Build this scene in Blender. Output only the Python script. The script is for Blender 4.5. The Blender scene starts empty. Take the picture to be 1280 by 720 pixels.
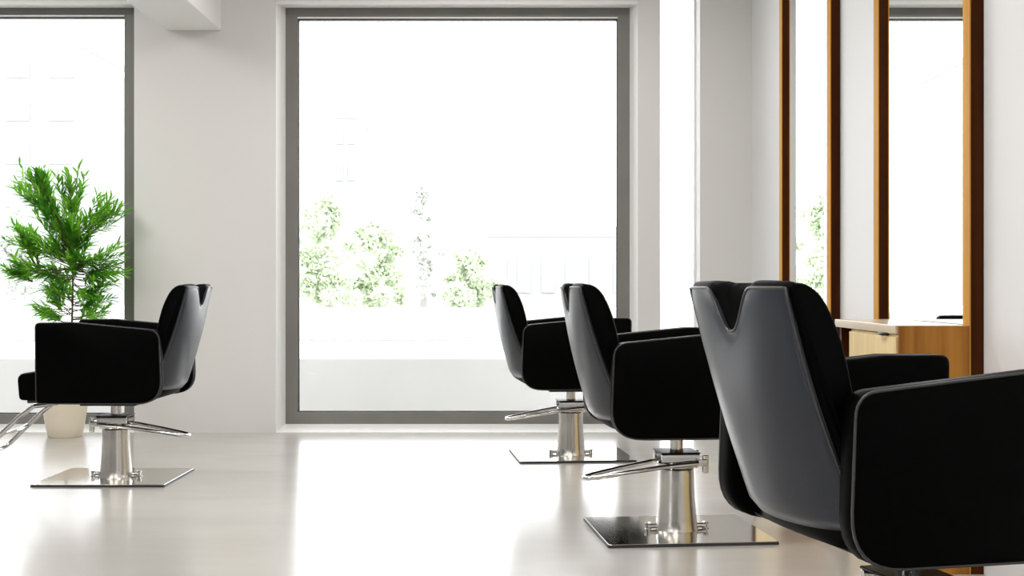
import bpy, bmesh, math, random
from mathutils import Vector, Matrix
R = math.radians
PI = math.pi
random.seed(7)
COL = bpy.context.scene.collection

# ------------------------------------------------------------------ materials
def new_mat(name):
    m = bpy.data.materials.new(name); m.use_nodes = True
    nt = m.node_tree
    return m, nt, nt.nodes['Principled BSDF']

def pbr(name, col, rough=0.5, metal=0.0, spec=0.5, coat=0.0, coat_rough=0.1, bump=None, var=None):
    m, nt, b = new_mat(name)
    b.inputs['Base Color'].default_value = (*col, 1)
    b.inputs['Roughness'].default_value = rough
    b.inputs['Metallic'].default_value = metal
    b.inputs['Specular IOR Level'].default_value = spec
    b.inputs['Coat Weight'].default_value = coat
    b.inputs['Coat Roughness'].default_value = coat_rough
    tc = nt.nodes.new('ShaderNodeTexCoord')
    if var:   # (scale, amount)
        n = nt.nodes.new('ShaderNodeTexNoise'); n.inputs['Scale'].default_value = var[0]; n.inputs['Detail'].default_value = 5
        r = nt.nodes.new('ShaderNodeValToRGB')
        r.color_ramp.elements[0].position = 0.3; r.color_ramp.elements[1].position = 0.7
        r.color_ramp.elements[0].color = (*[c*(1-var[1]) for c in col], 1)
        r.color_ramp.elements[1].color = (*[min(1, c*(1+var[1])) for c in col], 1)
        nt.links.new(tc.outputs['Object'], n.inputs['Vector'])
        nt.links.new(n.outputs['Fac'], r.inputs['Fac'])
        nt.links.new(r.outputs['Color'], b.inputs['Base Color'])
    if bump:  # (scale, strength, distance)
        n = nt.nodes.new('ShaderNodeTexNoise'); n.inputs['Scale'].default_value = bump[0]; n.inputs['Detail'].default_value = 4
        bp = nt.nodes.new('ShaderNodeBump'); bp.inputs['Strength'].default_value = bump[1]; bp.inputs['Distance'].default_value = bump[2]
        nt.links.new(tc.outputs['Object'], n.inputs['Vector'])
        nt.links.new(n.outputs['Fac'], bp.inputs['Height'])
        nt.links.new(bp.outputs['Normal'], b.inputs['Normal'])
    return m

def wood(name, dark, light, rough=0.35, scale=1.0, horiz=False, spec=0.4):
    m, nt, b = new_mat(name)
    tc = nt.nodes.new('ShaderNodeTexCoord')
    mp = nt.nodes.new('ShaderNodeMapping')
    mp.inputs['Scale'].default_value = (9*scale, 9*scale, 0.5*scale) if not horiz else (9*scale, 0.5*scale, 9*scale)
    n = nt.nodes.new('ShaderNodeTexNoise'); n.inputs['Scale'].default_value = 2.2; n.inputs['Detail'].default_value = 6; n.inputs['Distortion'].default_value = 0.4
    r = nt.nodes.new('ShaderNodeValToRGB')
    r.color_ramp.elements[0].position = 0.32; r.color_ramp.elements[0].color = (*dark, 1)
    r.color_ramp.elements[1].position = 0.68; r.color_ramp.elements[1].color = (*light, 1)
    L = nt.links.new
    L(tc.outputs['Object'], mp.inputs['Vector']); L(mp.outputs['Vector'], n.inputs['Vector'])
    L(n.outputs['Fac'], r.inputs['Fac']); L(r.outputs['Color'], b.inputs['Base Color'])
    b.inputs['Roughness'].default_value = rough
    b.inputs['Specular IOR Level'].default_value = spec
    return m

def glass_mat(name='window_glass'):
    m = bpy.data.materials.new(name); m.use_nodes = True
    nt = m.node_tree; nt.nodes.clear()
    out = nt.nodes.new('ShaderNodeOutputMaterial')
    mix = nt.nodes.new('ShaderNodeMixShader'); fr = nt.nodes.new('ShaderNodeFresnel'); fr.inputs['IOR'].default_value = 1.35
    tr = nt.nodes.new('ShaderNodeBsdfTransparent'); gl = nt.nodes.new('ShaderNodeBsdfGlossy'); gl.inputs['Roughness'].default_value = 0.02
    tr.inputs['Color'].default_value = (0.985, 0.985, 0.985, 1)
    L = nt.links.new
    L(fr.outputs['Fac'], mix.inputs[0]); L(tr.outputs[0], mix.inputs[1]); L(gl.outputs[0], mix.inputs[2]); L(mix.outputs[0], out.inputs[0])
    return m

def floor_mat():
    m, nt, b = new_mat('polished_concrete')
    L = nt.links.new
    tc = nt.nodes.new('ShaderNodeTexCoord')
    mp = nt.nodes.new('ShaderNodeMapping'); mp.inputs['Scale'].default_value = (0.6, 1.6, 1)
    n1 = nt.nodes.new('ShaderNodeTexNoise'); n1.inputs['Scale'].default_value = 1.6; n1.inputs['Detail'].default_value = 8; n1.inputs['Roughness'].default_value = 0.6
    r = nt.nodes.new('ShaderNodeValToRGB')
    r.color_ramp.elements[0].position = 0.3; r.color_ramp.elements[0].color = (0.45, 0.43, 0.40, 1)
    r.color_ramp.elements[1].position = 0.7; r.color_ramp.elements[1].color = (0.50, 0.48, 0.45, 1)
    L(tc.outputs['Object'], mp.inputs['Vector']); L(mp.outputs[0], n1.inputs['Vector']); L(n1.outputs['Fac'], r.inputs['Fac'])
    L(r.outputs['Color'], b.inputs['Base Color'])
    n2 = nt.nodes.new('ShaderNodeTexNoise'); n2.inputs['Scale'].default_value = 5; n2.inputs['Detail'].default_value = 6
    mr = nt.nodes.new('ShaderNodeMapRange'); mr.inputs['To Min'].default_value = 0.19; mr.inputs['To Max'].default_value = 0.23
    L(mp.outputs[0], n2.inputs['Vector']); L(n2.outputs['Fac'], mr.inputs['Value']); L(mr.outputs['Result'], b.inputs['Roughness'])
    b.inputs['Specular IOR Level'].default_value = 0.6
    bp = nt.nodes.new('ShaderNodeBump'); bp.inputs['Strength'].default_value = 0.02; bp.inputs['Distance'].default_value = 0.01
    L(n2.outputs['Fac'], bp.inputs['Height']); L(bp.outputs[0], b.inputs['Normal'])
    return m

M = {}
M['wall'] = pbr('painted_plaster', (0.77, 0.764, 0.752), 0.7, bump=(60, 0.05, 0.002), var=(0.7, 0.015))
M['wall_right'] = pbr('painted_plaster_white', (0.78, 0.78, 0.78), 0.6, var=(0.7, 0.012))
M['white'] = pbr('white_paint', (0.92, 0.92, 0.91), 0.5)
M['front'] = pbr('charcoal_plaster', (0.10, 0.10, 0.10), 0.8)
M['ceiling'] = pbr('ceiling_paint', (0.86, 0.86, 0.85), 0.8)
M['floor'] = floor_mat()
M['alu'] = pbr('grey_window_frame', (0.21, 0.205, 0.19), 0.5, 0.0, var=(3, 0.08))
M['gasket'] = pbr('dark_gasket', (0.04, 0.04, 0.04), 0.5)
M['glass'] = glass_mat()
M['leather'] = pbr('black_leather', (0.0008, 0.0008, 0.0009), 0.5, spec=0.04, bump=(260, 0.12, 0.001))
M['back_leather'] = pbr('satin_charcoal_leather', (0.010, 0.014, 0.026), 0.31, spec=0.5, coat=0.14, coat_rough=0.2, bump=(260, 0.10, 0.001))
M['piping'] = pbr('grey_piping', (0.030, 0.030, 0.030), 0.35, spec=0.6)
M['chrome'] = pbr('chrome', (0.72, 0.71, 0.69), 0.10, 1.0)
M['brushed'] = pbr('brushed_steel', (0.74, 0.72, 0.68), 0.26, 1.0, bump=(40, 0.03, 0.001))
M['plate'] = pbr('polished_steel_plate', (0.60, 0.57, 0.52), 0.09, 1.0)
M['dark_metal'] = pbr('dark_metal', (0.03, 0.03, 0.03), 0.4, 0.6)
M['wood_dark'] = wood('walnut_side', (0.040, 0.009, 0.001), (0.070, 0.018, 0.002), 0.5, spec=0.08)  # shade on faces turned from the windows, put into the wood colour
M['wood_edge'] = wood('oak_edge', (0.50, 0.23, 0.025), (0.64, 0.33, 0.045), 0.5, spec=0.06)  # same frame wood with window light put into its colour
M['wood_front'] = wood('pale_oak_panel', (0.74, 0.55, 0.27), (0.84, 0.66, 0.34), 0.5, spec=0.15)
M['wood_side'] = wood('honey_wood_panel', (0.27, 0.100, 0.014), (0.54, 0.235, 0.042), 0.45, spec=0.2)
M['wood_top'] = wood('pale_oak_top', (0.55, 0.42, 0.26), (0.66, 0.53, 0.36), 0.22, horiz=True, spec=0.6)
M['mirror'] = pbr('mirror_glass', (0.95, 0.96, 0.96), 0.0, 1.0)
M['pot'] = pbr('cream_ceramic', (0.88, 0.80, 0.65), 0.35, var=(4, 0.04))
M['soil'] = pbr('potting_soil', (0.05, 0.03, 0.02), 0.9, bump=(40, 0.8, 0.01))
M['bark'] = pbr('plant_bark', (0.10, 0.085, 0.03), 0.7, var=(20, 0.3))

def leaf_mat():
    m, nt, b = new_mat('fresh_green_leaf')
    L = nt.links.new
    tc = nt.nodes.new('ShaderNodeTexCoord')
    n = nt.nodes.new('ShaderNodeTexNoise'); n.inputs['Scale'].default_value = 9; n.inputs['Detail'].default_value = 3
    r = nt.nodes.new('ShaderNodeValToRGB')
    r.color_ramp.elements[0].position = 0.35; r.color_ramp.elements[0].color = (0.05, 0.27, 0.015, 1)
    r.color_ramp.elements[1].position = 0.65; r.color_ramp.elements[1].color = (0.32, 0.70, 0.06, 1)
    L(tc.outputs['Object'], n.inputs['Vector']); L(n.outputs['Fac'], r.inputs['Fac'])
    L(r.outputs['Color'], b.inputs['Base Color'])
    b.inputs['Roughness'].default_value = 0.4
    tl = nt.nodes.new('ShaderNodeBsdfTranslucent'); L(r.outputs['Color'], tl.inputs['Color'])
    mx = nt.nodes.new('ShaderNodeMixShader'); mx.inputs[0].default_value = 0.5
    out = nt.nodes['Material Output']
    L(b.outputs[0], mx.inputs[1]); L(tl.outputs[0], mx.inputs[2]); L(mx.outputs[0], out.inputs['Surface'])
    return m
M['leaf'] = leaf_mat()

# ------------------------------------------------------------------ mesh helpers
def tag(o, label=None, cat=None, group=None, kind=None):
    if label: o['label'] = label
    if cat: o['category'] = cat
    if group: o['group'] = group
    if kind: o['kind'] = kind
    return o

def obj(name, bm, mat, parent=None, smooth=False, bevel=0.0, seg=2, loc=None, auto=None):
    bmesh.ops.recalc_face_normals(bm, faces=bm.faces[:])
    me = bpy.data.meshes.new(name); bm.to_mesh(me); bm.free()
    mats = mat if isinstance(mat, (list, tuple)) else [mat]
    for m in mats: me.materials.append(m)
    o = bpy.data.objects.new(name, me); COL.objects.link(o)
    if parent: o.parent = parent
    if loc: o.location = loc
    if smooth:
        for p in me.polygons: p.use_smooth = True
    if auto is not None:
        for p in me.polygons: p.use_smooth = True
        me.set_sharp_from_angle(angle=R(auto))
    if bevel:
        bv = o.modifiers.new('bevel', 'BEVEL'); bv.width = bevel; bv.segments = seg; bv.limit_method = 'ANGLE'; bv.angle_limit = R(35)
        bv.harden_normals = False
        for p in me.polygons: p.use_smooth = True
        me.set_sharp_from_angle(angle=R(35))
        wn = o.modifiers.new('wn', 'WEIGHTED_NORMAL'); wn.keep_sharp = False
    return o

def empty(name, loc=(0, 0, 0), rz=0):
    o = bpy.data.objects.new(name, None); COL.objects.link(o)
    o.location = loc; o.rotation_euler = (0, 0, rz); o.empty_display_size = 0.1
    return o

def box(bm, x0, x1, y0, y1, z0, z1, mi=0):
    vs = [bm.verts.new((x, y, z)) for x in (x0, x1) for y in (y0, y1) for z in (z0, z1)]
    fs = []
    for q in ((0, 1, 3, 2), (4, 6, 7, 5), (0, 4, 5, 1), (2, 3, 7, 6), (0, 2, 6, 4), (1, 5, 7, 3)):
        f = bm.faces.new([vs[i] for i in q]); f.material_index = mi; fs.append(f)
    return fs

def BX(*a):
    bm = bmesh.new(); box(bm, *a); return bm

def tube(bm, pts, r, n=10, closed=False, flat=1.0, cap=True):
    pts = [Vector(p) for p in pts]; N = len(pts)
    rs = r if isinstance(r, (list, tuple)) else [r]*N
    rings = []; prev = None
    for i, p in enumerate(pts):
        if closed: t = (pts[(i+1) % N]-pts[i-1]).normalized()
        else: t = (pts[min(i+1, N-1)]-pts[max(i-1, 0)]).normalized()
        if prev is None:
            a = Vector((0, 0, 1)) if abs(t.z) < 0.9 else Vector((1, 0, 0))
            u = t.cross(a).normalized()
        else:
            u = (prev - t*prev.dot(t)).normalized()
        prev = u; v = t.cross(u)
        rings.append([bm.verts.new(p + (u*math.cos(2*PI*k/n) + v*math.sin(2*PI*k/n)*flat)*rs[i]) for k in range(n)])
    M_ = N if closed else N-1
    for i in range(M_):
        a, b = rings[i], rings[(i+1) % N]
        for k in range(n):
            bm.faces.new((a[k], a[(k+1) % n], b[(k+1) % n], b[k]))
    if not closed and cap:
        bm.faces.new(rings[0][::-1]); bm.faces.new(rings[-1])

def lathe(bm, prof, cx=0, cy=0, n=32):
    rings = []
    for r, z in prof:
        if r < 1e-5: rings.append([bm.verts.new((cx, cy, z))])
        else: rings.append([bm.verts.new((cx+r*math.cos(2*PI*k/n), cy+r*math.sin(2*PI*k/n), z)) for k in range(n)])
    for a, b in zip(rings, rings[1:]):
        for k in range(n):
            k2 = (k+1) % n
            if len(a) == 1 and len(b) == 1: continue
            if len(a) == 1: bm.faces.new((a[0], b[k], b[k2]))
            elif len(b) == 1: bm.faces.new((a[k], a[k2], b[0]))
            else: bm.faces.new((a[k], a[k2], b[k2], b[k]))
    if len(rings[0]) > 1: bm.faces.new(rings[0][::-1])
    if len(rings[-1]) > 1: bm.faces.new(rings[-1])

def loft(bm, rings, cap=True):
    R_ = [[bm.verts.new(p) for p in ring] for ring in rings]
    n = len(R_[0])
    for a, b in zip(R_, R_[1:]):
        for k in range(n):
            bm.faces.new((a[k], a[(k+1) % n], b[(k+1) % n], b[k]))
    if cap:
        bm.faces.new(R_[0][::-1]); bm.faces.new(R_[-1])

def round_poly(pts, n=6):
    """pts: (x, z, radius) -> smoothly rounded closed outline"""
    out = []; N = len(pts)
    for i in range(N):
        p = Vector(pts[i][:2]); a = Vector(pts[i-1][:2]); b = Vector(pts[(i+1) % N][:2]); r = pts[i][2]
        if r <= 0: out.append((p.x, p.y)); continue
        d1 = (a-p).normalized(); d2 = (b-p).normalized()
        ang = d1.angle(d2); t = min(r/math.tan(ang/2), (a-p).length*0.49, (b-p).length*0.49)
        s = p+d1*t; e = p+d2*t
        for k in range(n+1):
            u = k/n
            q = s*(1-u)**2 + p*2*u*(1-u) + e*u*u
            out.append((q.x, q.y))
    return out

def chaikin(pts, it=2):
    for _ in range(it):
        new = []
        N = len(pts)
        for i in range(N):
            a = Vector(pts[i]); b = Vector(pts[(i+1) % N])
            if (a-b).length < 1e-6: continue
            new.append(tuple(a*0.75+b*0.25)); new.append(tuple(a*0.25+b*0.75))
        pts = new
    return pts

def copy_tree(o, parent=None):
    c = o.copy(); COL.objects.link(c)
    if parent: c.parent = parent
    for ch in [x for x in bpy.data.objects if x.parent == o]:
        copy_tree(ch, c)
    return c

# ------------------------------------------------------------------ camera
HC = 0.90
FILL_POWER = 31
FPX = 1626.0
cam = bpy.data.cameras.new('camera'); co = bpy.data.objects.new('camera', cam); COL.objects.link(co)
co.location = (0, 0, HC); co.rotation_euler = (R(90), 0, 0)
cam.lens = FPX/1280*36; cam.sensor_width = 36; cam.shift_y = -2.0/1280
cam.clip_start = 0.05; cam.clip_end = 500
bpy.context.scene.camera = co

# ------------------------------------------------------------------ room
XL, XR, YB, YF, ZC = -4.9, 1.475, 8.0, -3.2, 2.95
TW = 0.3
def struct(name, bm, m, parent=None, **k):
    o = obj(name, bm, m, parent, **k)
    if parent is None: o['kind'] = 'structure'
    return o
struct('floor', BX(XL-TW, XR+TW, YF-TW, YB+TW, -0.12, 0.0), M['floor'])
struct('ceiling', BX(XL-TW, XR+TW, YF-TW, YB+TW, ZC, ZC+0.2), M['ceiling'])

# back wall with three openings (x0,x1,z0,z1)
openings = [(-4.60, -2.322, 0.0, 2.655), (-1.453, 0.775, 0.0, 2.655), (0.912, 1.156, 0.0, ZC)]
bm = bmesh.new()
xs = XL-TW
for (a, b, z0, z1) in openings:
    box(bm, xs, a, YB, YB+TW, 0, ZC)
    if z1 < ZC: box(bm, a, b, YB, YB+TW, z1, ZC)
    xs = b
box(bm, xs, XR+TW, YB, YB+TW, 0, ZC)
struct('wall_back', bm, M['wall'])
struct('wall_right', BX(XR, XR+TW, YF, YB, 0, ZC), M['wall_right'])
struct('wall_front', BX(XL-TW, XR+TW, YF-TW, YF, 0, ZC), M['front'])
# left wall with an unseen tall opening, added to let in more light
bm = bmesh.new()
lo = [(-2.9, -0.6)]
ys = YF
for a, b in lo:
    box(bm, XL-TW, XL, ys, a, 0, ZC); box(bm, XL-TW, XL, a, b, 2.65, ZC); ys = b
box(bm, XL-TW, XL, ys, YB, 0, ZC)
M['left'] = pbr('stone_grey_plaster', (0.25, 0.25, 0.25), 0.8)
struct('wall_left', bm, M['left'])

def window_back(name, a, b, z1, fr=0.075, sl=0.0, sr=0.0):
    """a..b is the opening in the wall face; sl/sr = how far the white reveal splays in"""
    ox = (a+b)/2; DP = 0.17
    w = empty(name, (ox, YB+DP, 0)); w['kind'] = 'structure'
    x0, x1 = a-ox, b-ox
    y0, y1 = -DP+0.001, 0.125
    fx0, fx1, fz0, fz1 = x0+sl, x1-sr, 0.036, 2.649
    def prism(bm, pts, along, c0, c1):
        if along == 'z': loft(bm, [[(x, y, c) for x, y in pts] for c in (c0, c1)])
        else: loft(bm, [[(c, y, z) for y, z in pts] for c in (c0, c1)])
    bm = bmesh.new()
    prism(bm, [(x0, y0), (x0+0.002, y0), (fx0, 0.0), (fx0, y1), (x0, y1)], 'z', 0, z1)
    prism(bm, [(x1, y0), (x1-0.002, y0), (fx1, 0.0), (fx1, y1), (x1, y1)], 'z', 0, z1)
    prism(bm, [(y0, z1), (y0, 2.637), (0.0, fz1), (y1, fz1), (y1, z1)], 'x', x0, x1)
    struct('window_lining', bm, M['white'], w)
    bm = bmesh.new()
    prism(bm, [(y0, 0.0), (y0, 0.003), (0.0, fz0), (y1, fz0), (y1, 0.0)], 'x', x0+0.001, x1-0.001)
    struct('window_sill', bm, M['white'], w)
    bm = bmesh.new()
    box(bm, fx0, fx0+fr, 0, 0.07, fz0, fz1); box(bm, fx1-fr, fx1, 0, 0.07, fz0, fz1)
    box(bm, fx0+fr, fx1-fr, 0, 0.07, fz0, fz0+fr); box(bm, fx0+fr, fx1-fr, 0, 0.07, fz1-fr+0.012, fz1)
    struct('window_frame', bm, M['alu'], w)
    g = 0.010
    bm = bmesh.new()
    i0, i1, j0, j1 = fx0+fr, fx1-fr, fz0+fr, fz1-fr+0.012
    box(bm, i0, i0+g*.6, 0.02, 0.05, j0, j1); box(bm, i1-g*.6, i1, 0.02, 0.05, j0, j1)
    box(bm, i0, i1, 0.02, 0.05, j0, j0+g*.6); box(bm, i0, i1, 0.004, 0.05, j1-g*1.3, j1)
    struct('glazing_bead', bm, M['gasket'], w)
    # thin light rail of the rolled blind under the head
    struct('blind_rail', BX(i0, i1, -0.002, 0.018, j1-0.004, j1+0.006), M['white'], w)
    struct('window_pane', BX(i0, i1, 0.032, 0.038, j0, j1), M['glass'], w)
    return w
window_back('window_1', *openings[0][:2], 2.655, fr=0.063, sl=0.03, sr=0.05)
window_back('window_2', *openings[1][:2], 2.655, sl=0.031, sr=0.0365)
w = empty('window_3', (1.034, YB+0.2, 0)); w['kind'] = 'structure'
bm = bmesh.new()
box(bm, -0.122, -0.110, -0.02, 0.04, 0, ZC); box(bm, 0.110, 0.122, -0.02, 0.04, 0, ZC)
box(bm, -0.110, 0.110, -0.02, 0.04, 0, 0.05)
struct('window_frame', bm, M['white'], w)
struct('window_pane', BX(-0.11, 0.11, 0.005, 0.011, 0.05, ZC), M['glass'], w)
for i, (a, b) in enumerate(lo):
    w = empty('window_%d' % (4+i), (XL-0.12, (a+b)/2, 0)); w['kind'] = 'structure'  # unseen window, added to brighten the room
    h = (b-a)/2
    bm = bmesh.new()
    box(bm, -0.03, 0.03, -h, -h+0.07, 0, 2.65); box(bm, -0.03, 0.03, h-0.07, h, 0, 2.65)
    box(bm, -0.03, 0.03, -h+0.07, h-0.07, 0, 0.1); box(bm, -0.03, 0.03, -h+0.07, h-0.07, 2.58, 2.65)
    struct('window_frame', bm, M['alu'], w)
    struct('window_pane', BX(-0.004, 0.004, -h+0.07, h-0.07, 0.1, 2.58), M['glass'], w)

# ceiling beam running to the back wall
struct('trim_1', BX(-2.125, -1.786, YF, YB, 2.474, ZC), M['white'], bevel=0.004)
bpy.data.objects['trim_1']['label'] = 'white ceiling beam running back to the wall between the two large windows'

# unseen fill lights added in two ceiling rows to brighten the room
M['lamp_face'] = pbr('lamp_diffuser', (0.9, 0.9, 0.88), 0.5)
for i, (lx, ly) in enumerate([(x, y) for x in (-3.4, -0.2) for y in (-1.2, 1.4, 4.0, 6.6)]):
    t = empty('ceiling_lamp', (lx, ly, ZC)); t['kind'] = 'structure'
    obj('housing', BX(-0.62, 0.62, -0.17, 0.17, -0.035, 0.0), M['white'], t, bevel=0.003)
    L = bpy.data.lights.new('lamp', 'AREA'); L.shape = 'RECTANGLE'; L.size = 1.2; L.size_y = 0.3; L.energy = FILL_POWER; L.color = (1.0, 0.975, 0.94)  # added fill, no such source in view
    lo_ = bpy.data.objects.new('lamp', L); COL.objects.link(lo_); lo_.parent = t; lo_.location = (0, 0, -0.04)

# ------------------------------------------------------------------ mirrors on the right wall
def mirror(name, y0, y1, label):
    t = empty(name, (XR, (y0+y1)/2, 0)); tag(t, label, 'mirror', 'tall wood framed salon mirrors')
    h = (y1-y0)/2; p = 0.045; w = 0.062; z1 = 2.80; e = 0.004
    # frame: shade painted on the sides, window light on each front strip
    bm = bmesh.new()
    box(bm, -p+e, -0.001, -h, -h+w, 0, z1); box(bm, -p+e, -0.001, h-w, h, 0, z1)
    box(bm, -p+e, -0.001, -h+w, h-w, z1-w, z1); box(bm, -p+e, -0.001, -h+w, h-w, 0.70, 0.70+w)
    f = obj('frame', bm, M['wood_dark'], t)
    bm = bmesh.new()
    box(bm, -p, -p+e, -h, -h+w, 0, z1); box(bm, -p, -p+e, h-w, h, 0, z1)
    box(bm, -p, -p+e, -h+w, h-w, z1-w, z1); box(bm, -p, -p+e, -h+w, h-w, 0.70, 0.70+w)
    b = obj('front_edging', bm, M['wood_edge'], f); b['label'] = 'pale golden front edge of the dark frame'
    obj('mirror_glass', BX(-0.023, -0.004, -h+w, h-w, 0.70+w, z1-w), M['mirror'], t)
    return t
mirror('wall_mirror', 4.065, 5.144, 'tall mirror in walnut and golden wood frame, the nearer one, above the pale wood cabinet')
mirror('wall_mirror', 5.845, 6.96, 'narrow-looking tall mirror in wooden frame, the farther one, above the back of the nearest chair')

# ------------------------------------------------------------------ styling cabinets
def cabinet(y0, label):
    t = empty('styling_cabinet', (1.315, y0+0.39, 0)); tag(t, label, 'cabinet', 'styling cabinets under the mirrors')
    X0, X1 = -0.107, 0.1148
    Y0 = -0.39; Y1 = 0.195
    obj('body', BX(X0+0.004, X1, Y0+0.014, Y1-0.004, 0.0, 0.747), M['wood_front'], t)
    e = obj('end_panel', BX(X0+0.002, X1, Y0, Y0+0.014, 0.0, 0.776), M['wood_side'], t, bevel=0.0015)
    e['label'] = 'honey brown wooden end panel with vertical grain'
    obj('countertop', BX(X0-0.006, X1, Y0+0.0145, 0.39, 0.750, 0.778), M['wood_top'], t, bevel=0.002)
    dz = [(0.50, 0.740), (0.26, 0.495), (0.03, 0.255)]
    for k, (a, b) in enumerate(dz):
        d = obj('drawer', BX(X0-0.004, X0+0.004, Y0+0.016, Y1-0.005, a, b), M['wood_front'], t, bevel=0.001)
        if k == 0:
            bm = bmesh.new()
            tube(bm, [(X0-0.005, Y0+0.10, b+0.007), (X0-0.016, Y0+0.12, b+0.007), (X0-0.016, Y0+0.16, b+0.007), (X0-0.005, Y0+0.18, b+0.007)], 0.005, 8)
            obj('pull_handle', bm, M['dark_metal'], d, smooth=True)
    bm = bmesh.new(); box(bm, X0+0.012, X1, 0.362, 0.385, 0.0, 0.7495); box(bm, X1-0.015, X1, Y1, 0.362, 0.0, 0.7495)  # added panel, coloured dark for the shade under the counter
    o = obj('support_panel', bm, M['wood_dark'], t); o['label'] = 'dark wooden panel under the overhanging end'
    return t
cabinet(4.065, 'pale wood cabinet with overhanging counter under the nearer tall mirror')
cabinet(5.845, 'wooden cabinet under the farther mirror, almost hidden behind the nearest chair')

# ------------------------------------------------------------------ salon chair (faces +x)
def rear_x(z, y):
    """rear surface of the backrest"""
    t = (0.905-z)/0.435
    base = -0.405 + 0.083*t + 0.012*math.sin(min(max(t, 0), 1)*PI)*-1
    a = abs(y)/0.25
    tt = min(max(t, 0), 1.0)
    corner = (0.018 + 0.075*tt)*a**(3.2-1.0*tt)
    return base + corner
def smooth01(t):
    t = min(max(t, 0), 1); return t*t*(3-2*t)
def notch(y):
    return 0.088*(1-smooth01((abs(y)-0.010)/0.098))

def back_profile(y):
    n = notch(y)
    r = lambda z: (rear_x(z, y), z)
    zt = 0.903-n
    a = abs(y)/0.25
    ft = 0.02*a**4          # rounded front shoulder
    pts = []
    # front going up
    for p in ((-0.215, 0.44), (-0.235, 0.56), (-0.252, 0.68), (-0.272, 0.776), (-0.291, 0.83), (-0.318, 0.881), (-0.348, 0.905)):
        pts.append(p)
    # top and notch slope
    xr = r(zt)[0]
    if n < 0.02:
        pts += [(-0.378, 0.913-ft*0.3), (xr+0.006, 0.911-n), (xr, zt-0.006)]
    else:
        pts += [(-0.362, 0.908), (xr+0.020, zt+0.012), (xr, zt-0.004)]
    for k in range(1, 9):
        z = (zt-0.006)*(1-k/8)+0.49*k/8
        pts.append(r(z))
    pts += [(rear_x(0.455, y)+0.004, 0.446), (rear_x(0.44, y)+0.026, 0.412), (-0.25, 0.388), (-0.20, 0.384)]
    return chaikin(pts, 1)

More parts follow.
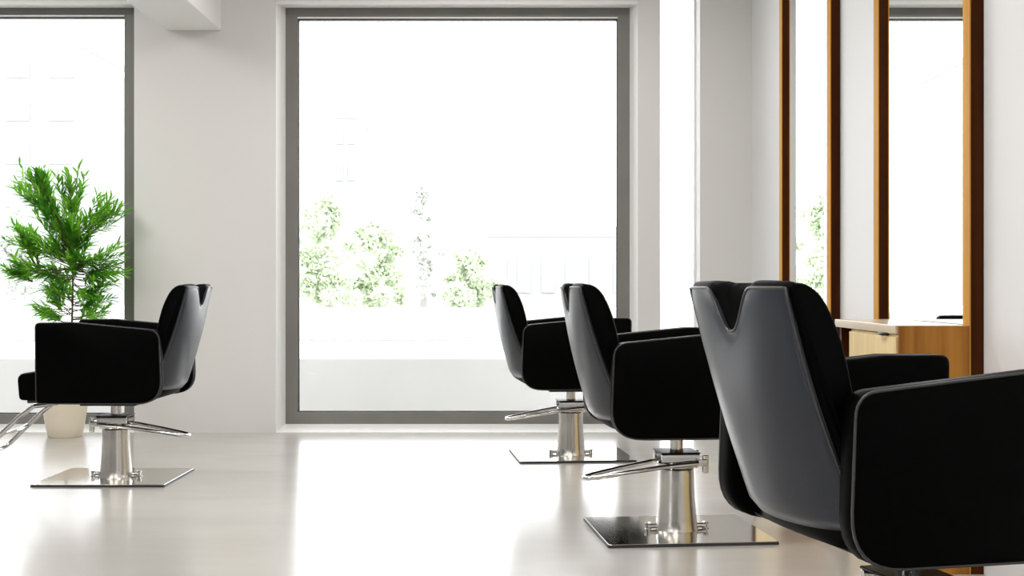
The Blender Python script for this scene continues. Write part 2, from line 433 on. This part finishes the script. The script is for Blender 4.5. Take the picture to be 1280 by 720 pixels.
def make_chair():
    root = empty('salon_chair')
    # base plate
    bm = bmesh.new()
    out = round_poly([(-0.30, -0.27, .012), (0.30, -0.27, .012), (0.30, 0.27, .012), (-0.30, 0.27, .012)], 3)
    loft(bm, [[(x, y, 0.009) for x, y in out], [(x, y, 0.012) for x, y in out]])
    bp = obj('base_plate', bm, M['plate'], root, bevel=0.0015)
    bm = bmesh.new()
    outr = round_poly([(-0.303, -0.273, .012), (0.303, -0.273, .012), (0.303, 0.273, .012), (-0.303, 0.273, .012)], 3)
    loft(bm, [[(x, y, 0.0) for x, y in outr], [(x, y, 0.009) for x, y in outr]])
    o = obj('rubber_rim', bm, M['gasket'], bp); o['label'] = 'black rim around the steel plate'
    for s in (-1, 1):
        bm = bmesh.new()
        lathe(bm, [(0.014, 0.012), (0.014, 0.015), (0.008, 0.016), (0.008, 0.028), (0.011, 0.029), (0.011, 0.036), (0, 0.038)], s*0.108, 0.0, 16)
        tube(bm, [(s*0.108, 0, 0.022), (s*0.072, 0, 0.024)], 0.009, 10)
        obj('bolt', bm, M['chrome'], bp, auto=40)
    # column
    bm = bmesh.new()
    lathe(bm, [(0.080, 0.012), (0.079, 0.016), (0.0755, 0.024), (0.0735, 0.05), (0.070, 0.085), (0.067, 0.12), (0.0645, 0.17), (0.0635, 0.225), (0.0625, 0.232), (0.05, 0.236)], 0, 0, 48)
    obj('column', bm, M['brushed'], root, auto=40)
    bm = bmesh.new()
    lathe(bm, [(0.045, 0.236), (0.070, 0.238), (0.0735, 0.243), (0.0735, 0.256), (0.070, 0.260), (0.052, 0.262), (0.050, 0.268), (0.055, 0.270), (0.055, 0.278), (0.03, 0.282)], 0, 0, 40)
    obj('collar', bm, M['chrome'], root, auto=40)
    bm = bmesh.new()
    lathe(bm, [(0.024, 0.280), (0.024, 0.350)], 0, 0, 20)
    obj('shaft', bm, M['chrome'], root, auto=40)
    # seat bracket
    bm = bmesh.new()
    box(bm, -0.13, 0.13, -0.12, 0.12, 0.350, 0.362)
    box(bm, -0.13, 0.13, -0.105, -0.085, 0.362, 0.374); box(bm, -0.13, 0.13, 0.085, 0.105, 0.362, 0.374)
    obj('seat_bracket', bm, M['dark_metal'], root, bevel=0.003)
    # pump lever: two bars from a pivot block joined at the far end, pointing to the rear
    lv = bmesh.new()
    path = [(0.085, -0.079, 0.262), (0.03, -0.086, 0.258), (-0.08, -0.084, 0.248), (-0.20, -0.066, 0.228), (-0.30, -0.045, 0.210), (-0.335, -0.030, 0.204),
            (-0.345, 0.0, 0.203), (-0.335, 0.030, 0.204), (-0.30, 0.045, 0.210), (-0.20, 0.066, 0.228), (-0.08, 0.084, 0.248), (0.03, 0.086, 0.258), (0.085, 0.079, 0.262)]
    tube(lv, path, 0.0085, 10)
    lever = obj('pump_lever', lv, M['chrome'], root, smooth=True)
    bm = bmesh.new()
    box(bm, 0.060, 0.092, -0.094, 0.094, 0.252, 0.276)
    lathe(bm, [(0.012, 0.225), (0.012, 0.29)], 0.09, -0.072, 12); lathe(bm, [(0.012, 0.225), (0.012, 0.29)], 0.09, 0.072, 12)
    box(bm, -0.07, 0.07, -0.07, -0.058, 0.262, 0.292); box(bm, -0.07, 0.07, 0.058, 0.07, 0.262, 0.292)
    obj('pivot_block', bm, M['chrome'], lever, bevel=0.003)
    o = obj('top_cover', BX(-0.072, 0.072, -0.072, 0.072, 0.2925, 0.299), M['dark_metal'], lever, bevel=0.003); o['label'] = 'dark cover strip over the lever pivot'
    # footrest loop
    bm = bmesh.new()
    w = 0.15
    ft = [(0.22, -w, 0.366), (0.33, -w, 0.352), (0.40, -w, 0.30), (0.50, -w, 0.205), (0.555, -w, 0.150), (0.580, -w+0.012, 0.130), (0.590, -w+0.05, 0.124),
          (0.590, w-0.05, 0.124), (0.580, w-0.012, 0.130), (0.555, w, 0.150), (0.50, w, 0.205), (0.40, w, 0.30), (0.33, w, 0.352), (0.22, w, 0.366)]
    tube(bm, ft, 0.011, 12)
    fr = obj('footrest', bm, M['chrome'], root, smooth=True)
    bm = bmesh.new(); tube(bm, [(0.47, -w+0.008, 0.235), (0.485, -w+0.05, 0.220), (0.485, w-0.05, 0.220), (0.47, w-0.008, 0.235)], 0.009, 10)
    obj('footrest_bar', bm, M['chrome'], fr, smooth=True)
    # seat
    bm = bmesh.new()
    prof = round_poly([(-0.235, 0.385, .01), (0.365, 0.385, .02), (0.375, 0.505, .035), (0.30, 0.515, .05), (-0.235, 0.50, .01)], 6)
    rings = []
    cx, cz = 0.07, 0.445
    for yy, s in ((-0.243, 0.93), (-0.238, 0.97), (-0.225, 1), (0, 1.0), (0.225, 1), (0.238, 0.97), (0.243, 0.93)):
        rings.append([(cx+(x-cx)*(1-(1-s)*0.3), yy, cz+(z-cz)*s) for x, z in prof])
    loft(bm, rings)
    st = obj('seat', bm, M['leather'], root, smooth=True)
    st.data.set_sharp_from_angle(angle=R(50))
    bm = bmesh.new(); box(bm, -0.16, 0.33, -0.235, 0.235, 0.3725, 0.386)
    obj('seat_base', bm, M['gasket'], root, bevel=0.004)
    # armrests
    for s in (-1, 1):
        bm = bmesh.new()
        o_ = round_poly([(-0.300, 0.375, .105), (0.262, 0.375, .022), (0.266, 0.738, .022), (0.10, 0.740, .10), (-0.288, 0.704, .050)], 8)
        y0, y1 = s*0.312, s*0.250
        rings = []
        acx, acz = -0.02, 0.55
        def ins(d): return [(x+(-d if x > acx else d)*min(1, abs(x-acx)/0.2), z+(-d if z > acz else d)*min(1, abs(z-acz)/0.12)) for x, z in o_]
        for f, d in ((0.0, 0.010), (0.06, 0.004), (0.14, 0.0), (0.86, 0.0), (0.95, 0.003), (1.0, 0.009)):
            yy = y0+(y1-y0)*f
            rings.append([(x, yy, z) for x, z in ins(d)])
        loft(bm, rings)
        a = obj('armrest', bm, M['leather'], root, auto=60)
        # piping seam around the outer face
        bm = bmesh.new()
        tube(bm, [(x, s*0.3065, z) for x, z in ins(0.0015)], 0.0032, 6, closed=True)
        p = obj('piping', bm, M['piping'], a, smooth=True)
        p['label'] = 'thin pale grey piping around the armrest face'
    # backrest body
    bm = bmesh.new(); rings = []
    ys = [-0.248, -0.2465, -0.242, -0.23, -0.21, -0.18, -0.15]+[-0.12+0.01*i for i in range(25)]+[0.15, 0.18, 0.21, 0.23, 0.242, 0.2465, 0.248]
    for y in ys:
        pr = back_profile(y)
        e = max(0, abs(y)-0.228)/0.02
        s = 1-0.10*(1-math.sqrt(max(0, 1-min(1, e)**2)))
        mx = sum(p[0] for p in pr)/len(pr); mz = sum(p[1] for p in pr)/len(pr)
        # inset towards the spine line of the profile
        ring = []
        for x, z in pr:
            sx = -0.305-0.08*(z-0.66)/0.25
            ring.append((sx+(x-sx)*(1-(1-s)*1.6), y, mz+(z-mz)*(1-(1-s)*0.25)))
        rings.append(ring)
    loft(bm, rings)
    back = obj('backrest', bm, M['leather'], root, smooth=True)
    back.data.set_sharp_from_angle(angle=R(55))
    # satin rear panel, with notched top edge
    bm = bmesh.new()
    Yn = 36; Zn = 20
    def pt(i, j, off):
        y = -0.236+0.472*i/Yn
        zt = 0.897-notch(y)
        zb = 0.425+0.010*(abs(y)/0.236)**4
        z = zt+(zb-zt)*j/Zn
        x = rear_x(z, y)
        if z < 0.47: x += 9.0*(0.47-z)**2
        return (x-off, y, z)
    vo = [[bm.verts.new(pt(i, j, 0.009 if 0 < i < Yn and 0 < j < Zn else 0.006)) for j in range(Zn+1)] for i in range(Yn+1)]
    vi = [[bm.verts.new(pt(i, j, -0.006)) for j in range(Zn+1)] for i in range(Yn+1)]
    for i in range(Yn):
        for j in range(Zn):
            bm.faces.new((vo[i][j], vo[i+1][j], vo[i+1][j+1], vo[i][j+1]))
            bm.faces.new((vi[i][j], vi[i][j+1], vi[i+1][j+1], vi[i+1][j]))
    def side(seq):
        for (a, b) in zip(seq, seq[1:]):
            bm.faces.new((vo[a[0]][a[1]], vo[b[0]][b[1]], vi[b[0]][b[1]], vi[a[0]][a[1]]))
    side([(i, 0) for i in range(Yn+1)]); side([(i, Zn) for i in range(Yn, -1, -1)])
    side([(0, j) for j in range(Zn, -1, -1)]); side([(Yn, j) for j in range(Zn+1)])
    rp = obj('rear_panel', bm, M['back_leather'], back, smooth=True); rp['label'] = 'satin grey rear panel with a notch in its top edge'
    rp.data.set_sharp_from_angle(angle=R(60))
    bm = bmesh.new()
    seq = [pt(0, j, 0.006) for j in range(Zn, 0, -1)]+[pt(i, 0, 0.006) for i in range(Yn+1)]+[pt(Yn, j, 0.006) for j in range(1, Zn+1)]
    tube(bm, seq, 0.0034, 6)
    p = obj('piping', bm, M['piping'], back, smooth=True); p['label'] = 'thin pale grey piping around the rear panel'
    return root

chair = make_chair()
spots = [
    (0.835, 2.750, 14, 'nearest and largest black salon chair, cropped by the right edge, its grey back towards us'),
    (0.603, 4.77, 6, 'middle black salon chair of the right-hand row, its whole square steel base in view'),
    (0.312, 6.90, 6, 'smallest black salon chair, farthest of the right-hand row, close to the big window'),
    (-1.857, 6.10, 179.5, 'black salon chair standing alone on the left, facing left in front of the potted plant'),
]
for i, (x, y, a, lab) in enumerate(spots):
    o = chair if i == 0 else copy_tree(chair)
    o.location = (x, y, 0); o.rotation_euler = (0, 0, R(a))
    tag(o, lab, 'chair', 'black salon chairs')

# ------------------------------------------------------------------ potted plant
PX, PY = -2.68, 7.80
pl = empty('potted_plant', (PX, PY, 0))
tag(pl, 'green feathery-leaved indoor plant in a cream pot by the left window', 'plant')
bm = bmesh.new()
lathe(bm, [(0.095, 0.0), (0.100, 0.006), (0.115, 0.08), (0.133, 0.20), (0.142, 0.268), (0.146, 0.272), (0.146, 0.286), (0.138, 0.288), (0.132, 0.27), (0.126, 0.24), (0, 0.24)], 0, 0, 40)
obj('pot', bm, M['pot'], pl, auto=40)
bm = bmesh.new(); lathe(bm, [(0, 0.238), (0.127, 0.241), (0.126, 0.252), (0.06, 0.256), (0, 0.258)], 0, 0, 28)
obj('soil', bm, M['soil'], pl, smooth=True)

SC = FPX/PY
def pp(px, py, dy=0.0):   # offset from the plant's base, for a height/side read off the photograph
    return Vector(((px-640)/SC-PX, dy, HC-(py-358)/SC))
stem_b = bmesh.new(); leaf_b = bmesh.new()
trunk = [Vector((0.0, 0, 0.25)), pp(90, 405, 0), pp(90, 375, 0.01), pp(91, 345, 0), pp(90, 315, 0), pp(92, 285, -.01), pp(90, 250, 0)]
tube(stem_b, trunk, [0.008, 0.0065, 0.006, 0.005, 0.0045, 0.004, 0.003], 8)
def leaf(bm, p, d, L, W, up):
    d = d.normalized(); s = d.cross(up)
    if s.length < 1e-3: s = d.cross(Vector((1, 0, 0)))
    s.normalize(); n = s.cross(d).normalized()
    dr = Vector((0, 0, -1))
    prof = ((0, 0.15), (0.22, 0.8), (0.5, 1.0), (0.78, 0.65), (1.0, 0.0))
    L0 = []; C0 = []; R0 = []
    for t, w in prof:
        c = p+d*(L*t)+dr*(L*0.10*t*t)
        if w == 0: v = bm.verts.new(c); L0.append(v); C0.append(v); R0.append(v)
        else:
            L0.append(bm.verts.new(c+s*W*w*0.5+n*W*0.14)); C0.append(bm.verts.new(c)); R0.append(bm.verts.new(c-s*W*w*0.5+n*W*0.14))
    for k in range(len(prof)-1):
        for A, B in ((L0, C0), (C0, R0)):
            vs = [A[k], B[k], B[k+1], A[k+1]]
            u = []
            for v in vs:
                if v not in u: u.append(v)
            if len(u) >= 3: bm.faces.new(u)
def sprig(a, b, n, L=0.07, start=0.3, curve=0.05, fan=True):
    """a thin shoot from a to b carrying pairs of narrow leaves"""
    a = Vector(a); b = Vector(b); mid = (a+b)/2+Vector((random.uniform(-.3, .3)*curve, random.uniform(-.5, .5)*curve, -curve*0.5))
    P = [a*(1-t)**2+mid*2*t*(1-t)+b*t*t for t in [k/8 for k in range(9)]]
    tube(stem_b, P, [0.0032-0.0022*k/8 for k in range(9)], 5)
    for k in range(n):
        t = start+(1-start)*k/(n-1)
        q = a*(1-t)**2+mid*2*t*(1-t)+b*t*t
        tg = ((mid-a)*(1-t)+(b-mid)*t).normalized()
        for _ in range(2):
            th = random.uniform(0, 2*PI)
            u = tg.orthogonal().normalized(); v = tg.cross(u)
            side = u*math.cos(th)+v*math.sin(th)
            op = random.uniform(0.45, 1.15)*(1.0-0.35*t)
            d = tg*1.0+side*op*1.2+Vector((0, 0, 0.05))
            leaf(leaf_b, q, d, L*random.uniform(0.7, 1.15), 0.0125*random.uniform(0.8, 1.25), Vector((random.uniform(-.5, .5), random.uniform(-.5, .5), 1)))
# lobes: (root px, root py, tip px, tip py, spread px, count)
lobes = [
    (90, 300, 48, 224, 12, 9), (78, 275, 36, 234, 9, 8), (66, 262, 52, 222, 7, 7), (106, 292, 146, 262, 8, 6), (50, 335, 38, 290, 8, 8), (40, 345, 22, 334, 7, 7), (90, 290, 92, 222, 13, 10), (92, 300, 134, 258, 12, 8), (90, 330, 30, 300, 14, 10),
    (90, 340, 28, 338, 12, 9), (90, 325, 62, 300, 14, 9), (90, 320, 70, 262, 15, 9), (92, 320, 108, 290, 14, 8),
    (92, 330, 142, 318, 12, 9), (92, 340, 140, 338, 12, 8), (90, 350, 60, 345, 14, 8), (92, 355, 120, 362, 14, 7), (92, 345, 95, 318, 15, 9), (90, 310, 82, 285, 18, 8),
    (90, 390, 54, 386, 9, 4), (90, 388, 66, 372, 9, 4), (92, 392, 128, 392, 9, 5), (92, 380, 128, 364, 9, 5), (90, 398, 56, 394, 6, 3), (91, 375, 78, 358, 9, 5), (92, 385, 112, 378, 8, 4),
]
for (rx, ry, tx, ty, sp, cnt) in lobes:
    for k in range(cnt):
        dy = random.uniform(-0.16, 0.13)
        a = pp(rx+random.uniform(-2, 2), ry+random.uniform(-8, 8), dy*0.08)
        b = pp(tx+random.gauss(0, sp*0.55), ty+random.gauss(0, sp*0.6), dy)
        sprig(a, b, 12, L=0.080, start=0.35 if ty < 365 else 0.45)
sprig(pp(60, 270, 0), pp(54, 210, 0.02), 5, L=0.03, start=0.4)
obj('branches', stem_b, M['bark'], pl, smooth=True)
obj('foliage', leaf_b, M['leaf'], pl, smooth=False)

# ------------------------------------------------------------------ outside, its over-bright veil put into pale colours
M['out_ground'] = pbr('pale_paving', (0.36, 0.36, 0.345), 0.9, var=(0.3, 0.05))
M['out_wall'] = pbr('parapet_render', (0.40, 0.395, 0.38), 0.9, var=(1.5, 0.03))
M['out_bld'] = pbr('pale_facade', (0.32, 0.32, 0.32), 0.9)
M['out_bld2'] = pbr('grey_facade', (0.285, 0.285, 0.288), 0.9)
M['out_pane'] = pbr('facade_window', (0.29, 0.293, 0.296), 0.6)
M['out_leaf'] = pbr('sunlit_foliage', (0.66, 0.73, 0.57), 0.9, var=(0.8, 0.03))  # leaves bleached in albedo to imitate overexposed haze
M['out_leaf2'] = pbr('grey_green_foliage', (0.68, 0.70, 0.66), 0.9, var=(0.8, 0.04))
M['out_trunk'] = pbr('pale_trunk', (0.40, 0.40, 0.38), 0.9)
g = obj('ground', BX(-150, 120, YB+TW+0.02, 220, -0.25, -0.14), M['out_ground']); g['kind'] = 'structure'
g = obj('ground', BX(-150, XL-TW-0.02, -60, YB+TW+0.02, -0.25, -0.14), M['out_ground']); g['kind'] = 'structure'
o = obj('parapet_wall', BX(-9, 7, 10.0, 10.25, -0.14, 0.347), M['out_wall'], bevel=0.01)
tag(o, 'low pale parapet wall outside, along the foot of the windows', 'wall')

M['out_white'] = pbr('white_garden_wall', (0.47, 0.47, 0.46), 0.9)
o = obj('garden_wall', BX(-14, 12, 25.0, 25.3, -0.14, 0.49), M['out_white'], bevel=0.02)
tag(o, 'white low wall in front of the trees outside, farther than the parapet', 'wall')

def wx(px, Y): return (px-640)/FPX*Y
def wz(py, Y): return HC-(py-358)/FPX*Y
def building(Y, px0, px1, pytop, depth, mat, label, cols, rows, name='building'):
    x0, x1, zt = wx(px0, Y), wx(px1, Y), wz(pytop, Y)
    t = empty(name, ((x0+x1)/2, Y+depth/2, -0.14)); tag(t, label, 'building')
    hx = (x1-x0)/2; hy = depth/2; H = zt+0.14
    bm = bmesh.new(); box(bm, -hx, hx, -hy, hy, 0, H)
    obj('facade', bm, mat, t)
    bm = bmesh.new(); e = 0.03
    box(bm, -hx-e, hx+e, -hy-e, hy+e, H, H+0.35)
    obj('roof_edge', bm, mat, t)
    cw = 2*hx/cols; rh = H/rows
    for i in range(cols):
        for j in range(rows):
            bm = bmesh.new()
            a = -hx+cw*(i+0.22); b = -hx+cw*(i+0.78); c = rh*(j+0.3); d = rh*(j+0.78)
            box(bm, a, b, -hy-0.06, -hy+0.02, c, d)
            obj('window', bm, M['out_pane'], t)
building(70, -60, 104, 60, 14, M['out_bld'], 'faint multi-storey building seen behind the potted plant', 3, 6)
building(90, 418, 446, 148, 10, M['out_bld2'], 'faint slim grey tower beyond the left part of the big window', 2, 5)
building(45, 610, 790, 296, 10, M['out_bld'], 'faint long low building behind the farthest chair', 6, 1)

for k_ in ('out_leaf', 'out_leaf2'):
    nt = M[k_].node_tree; b_ = nt.nodes['Principled BSDF']; tl = nt.nodes.new('ShaderNodeBsdfTranslucent'); mx = nt.nodes.new('ShaderNodeMixShader'); mx.inputs[0].default_value = 0.45
    nt.links.new(b_.inputs['Base Color'].links[0].from_socket, tl.inputs['Color'])
    nt.links.new(b_.outputs[0], mx.inputs[1]); nt.links.new(tl.outputs[0], mx.inputs[2]); nt.links.new(mx.outputs[0], nt.nodes['Material Output'].inputs['Surface'])

def tree(Y, px, pytop, pybase, wpx, mat, label, cat='tree', name='tree', dens=230):
    X = wx(px, Y); zt = wz(pytop, Y); w_ = wpx/FPX*Y/2
    t = empty(name, (X, Y, -0.14)); tag(t, label, cat)
    bm = bmesh.new(); tube(bm, [(0, 0, 0), (0.05, 0, (zt+.14)*0.35), (0, 0, (zt+0.14)*0.75)], [0.16, 0.11, 0.05], 8)
    obj('trunk', bm, M['out_trunk'], t, smooth=True)
    zb = max(0.2, wz(pybase, Y)); H = zt-zb
    rnd = random.Random(int(px))
    V = []; F = []
    for k in range(52):
        u = rnd.uniform(-0.05, 1); rr = w_*math.sin(PI*(0.28+0.64*u))*rnd.uniform(0.0, 0.85); th = rnd.uniform(0, 2*PI)
        c = Vector((rr*math.cos(th), rr*math.sin(th), zb+0.14+H*(0.10+0.80*u)))
        r = min(w_, H)*rnd.uniform(0.16, 0.34)
        for _ in range(dens):
            dv = Vector((rnd.gauss(0, 1), rnd.gauss(0, 1), rnd.gauss(0, 1))).normalized()*r*rnd.uniform(0.3, 1.0)
            dv.z *= 0.8
            p = c+dv
            if p.z < 0.2: continue
            a1 = Vector((rnd.gauss(0, 1), rnd.gauss(0, 1), rnd.gauss(0, 1))).normalized(); a2 = a1.orthogonal().normalized()
            L = rnd.uniform(0.05, 0.10)*Y/32
            n0 = len(V); V += [p-a1*L, p+a2*L*0.5, p+a1*L, p-a2*L*0.5]; F.append((n0, n0+1, n0+2, n0+3))
    me = bpy.data.meshes.new('crown'); me.from_pydata([tuple(v) for v in V], [], F); me.materials.append(mat)
    o = bpy.data.objects.new('crown', me); COL.objects.link(o); o.parent = t
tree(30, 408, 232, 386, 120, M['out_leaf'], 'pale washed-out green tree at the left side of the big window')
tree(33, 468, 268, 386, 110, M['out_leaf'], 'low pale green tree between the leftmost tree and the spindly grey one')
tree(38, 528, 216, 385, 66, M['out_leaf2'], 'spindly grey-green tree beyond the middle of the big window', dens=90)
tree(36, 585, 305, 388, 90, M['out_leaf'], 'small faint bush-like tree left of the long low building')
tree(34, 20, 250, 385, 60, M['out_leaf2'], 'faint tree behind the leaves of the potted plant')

# ------------------------------------------------------------------ light and look
w = bpy.data.worlds.new('sky'); bpy.context.scene.world = w; w.use_nodes = True
bg = w.node_tree.nodes['Background']
bg.inputs['Color'].default_value = (0.955, 0.975, 1.0, 1)
bg.inputs['Strength'].default_value = 6.3
sc = bpy.context.scene
sc.view_settings.view_transform = 'Standard'
sc.view_settings.look = 'None'
sc.view_settings.exposure = 0.0
sc.view_settings.gamma = 1.0
sc.view_settings.use_curve_mapping = False
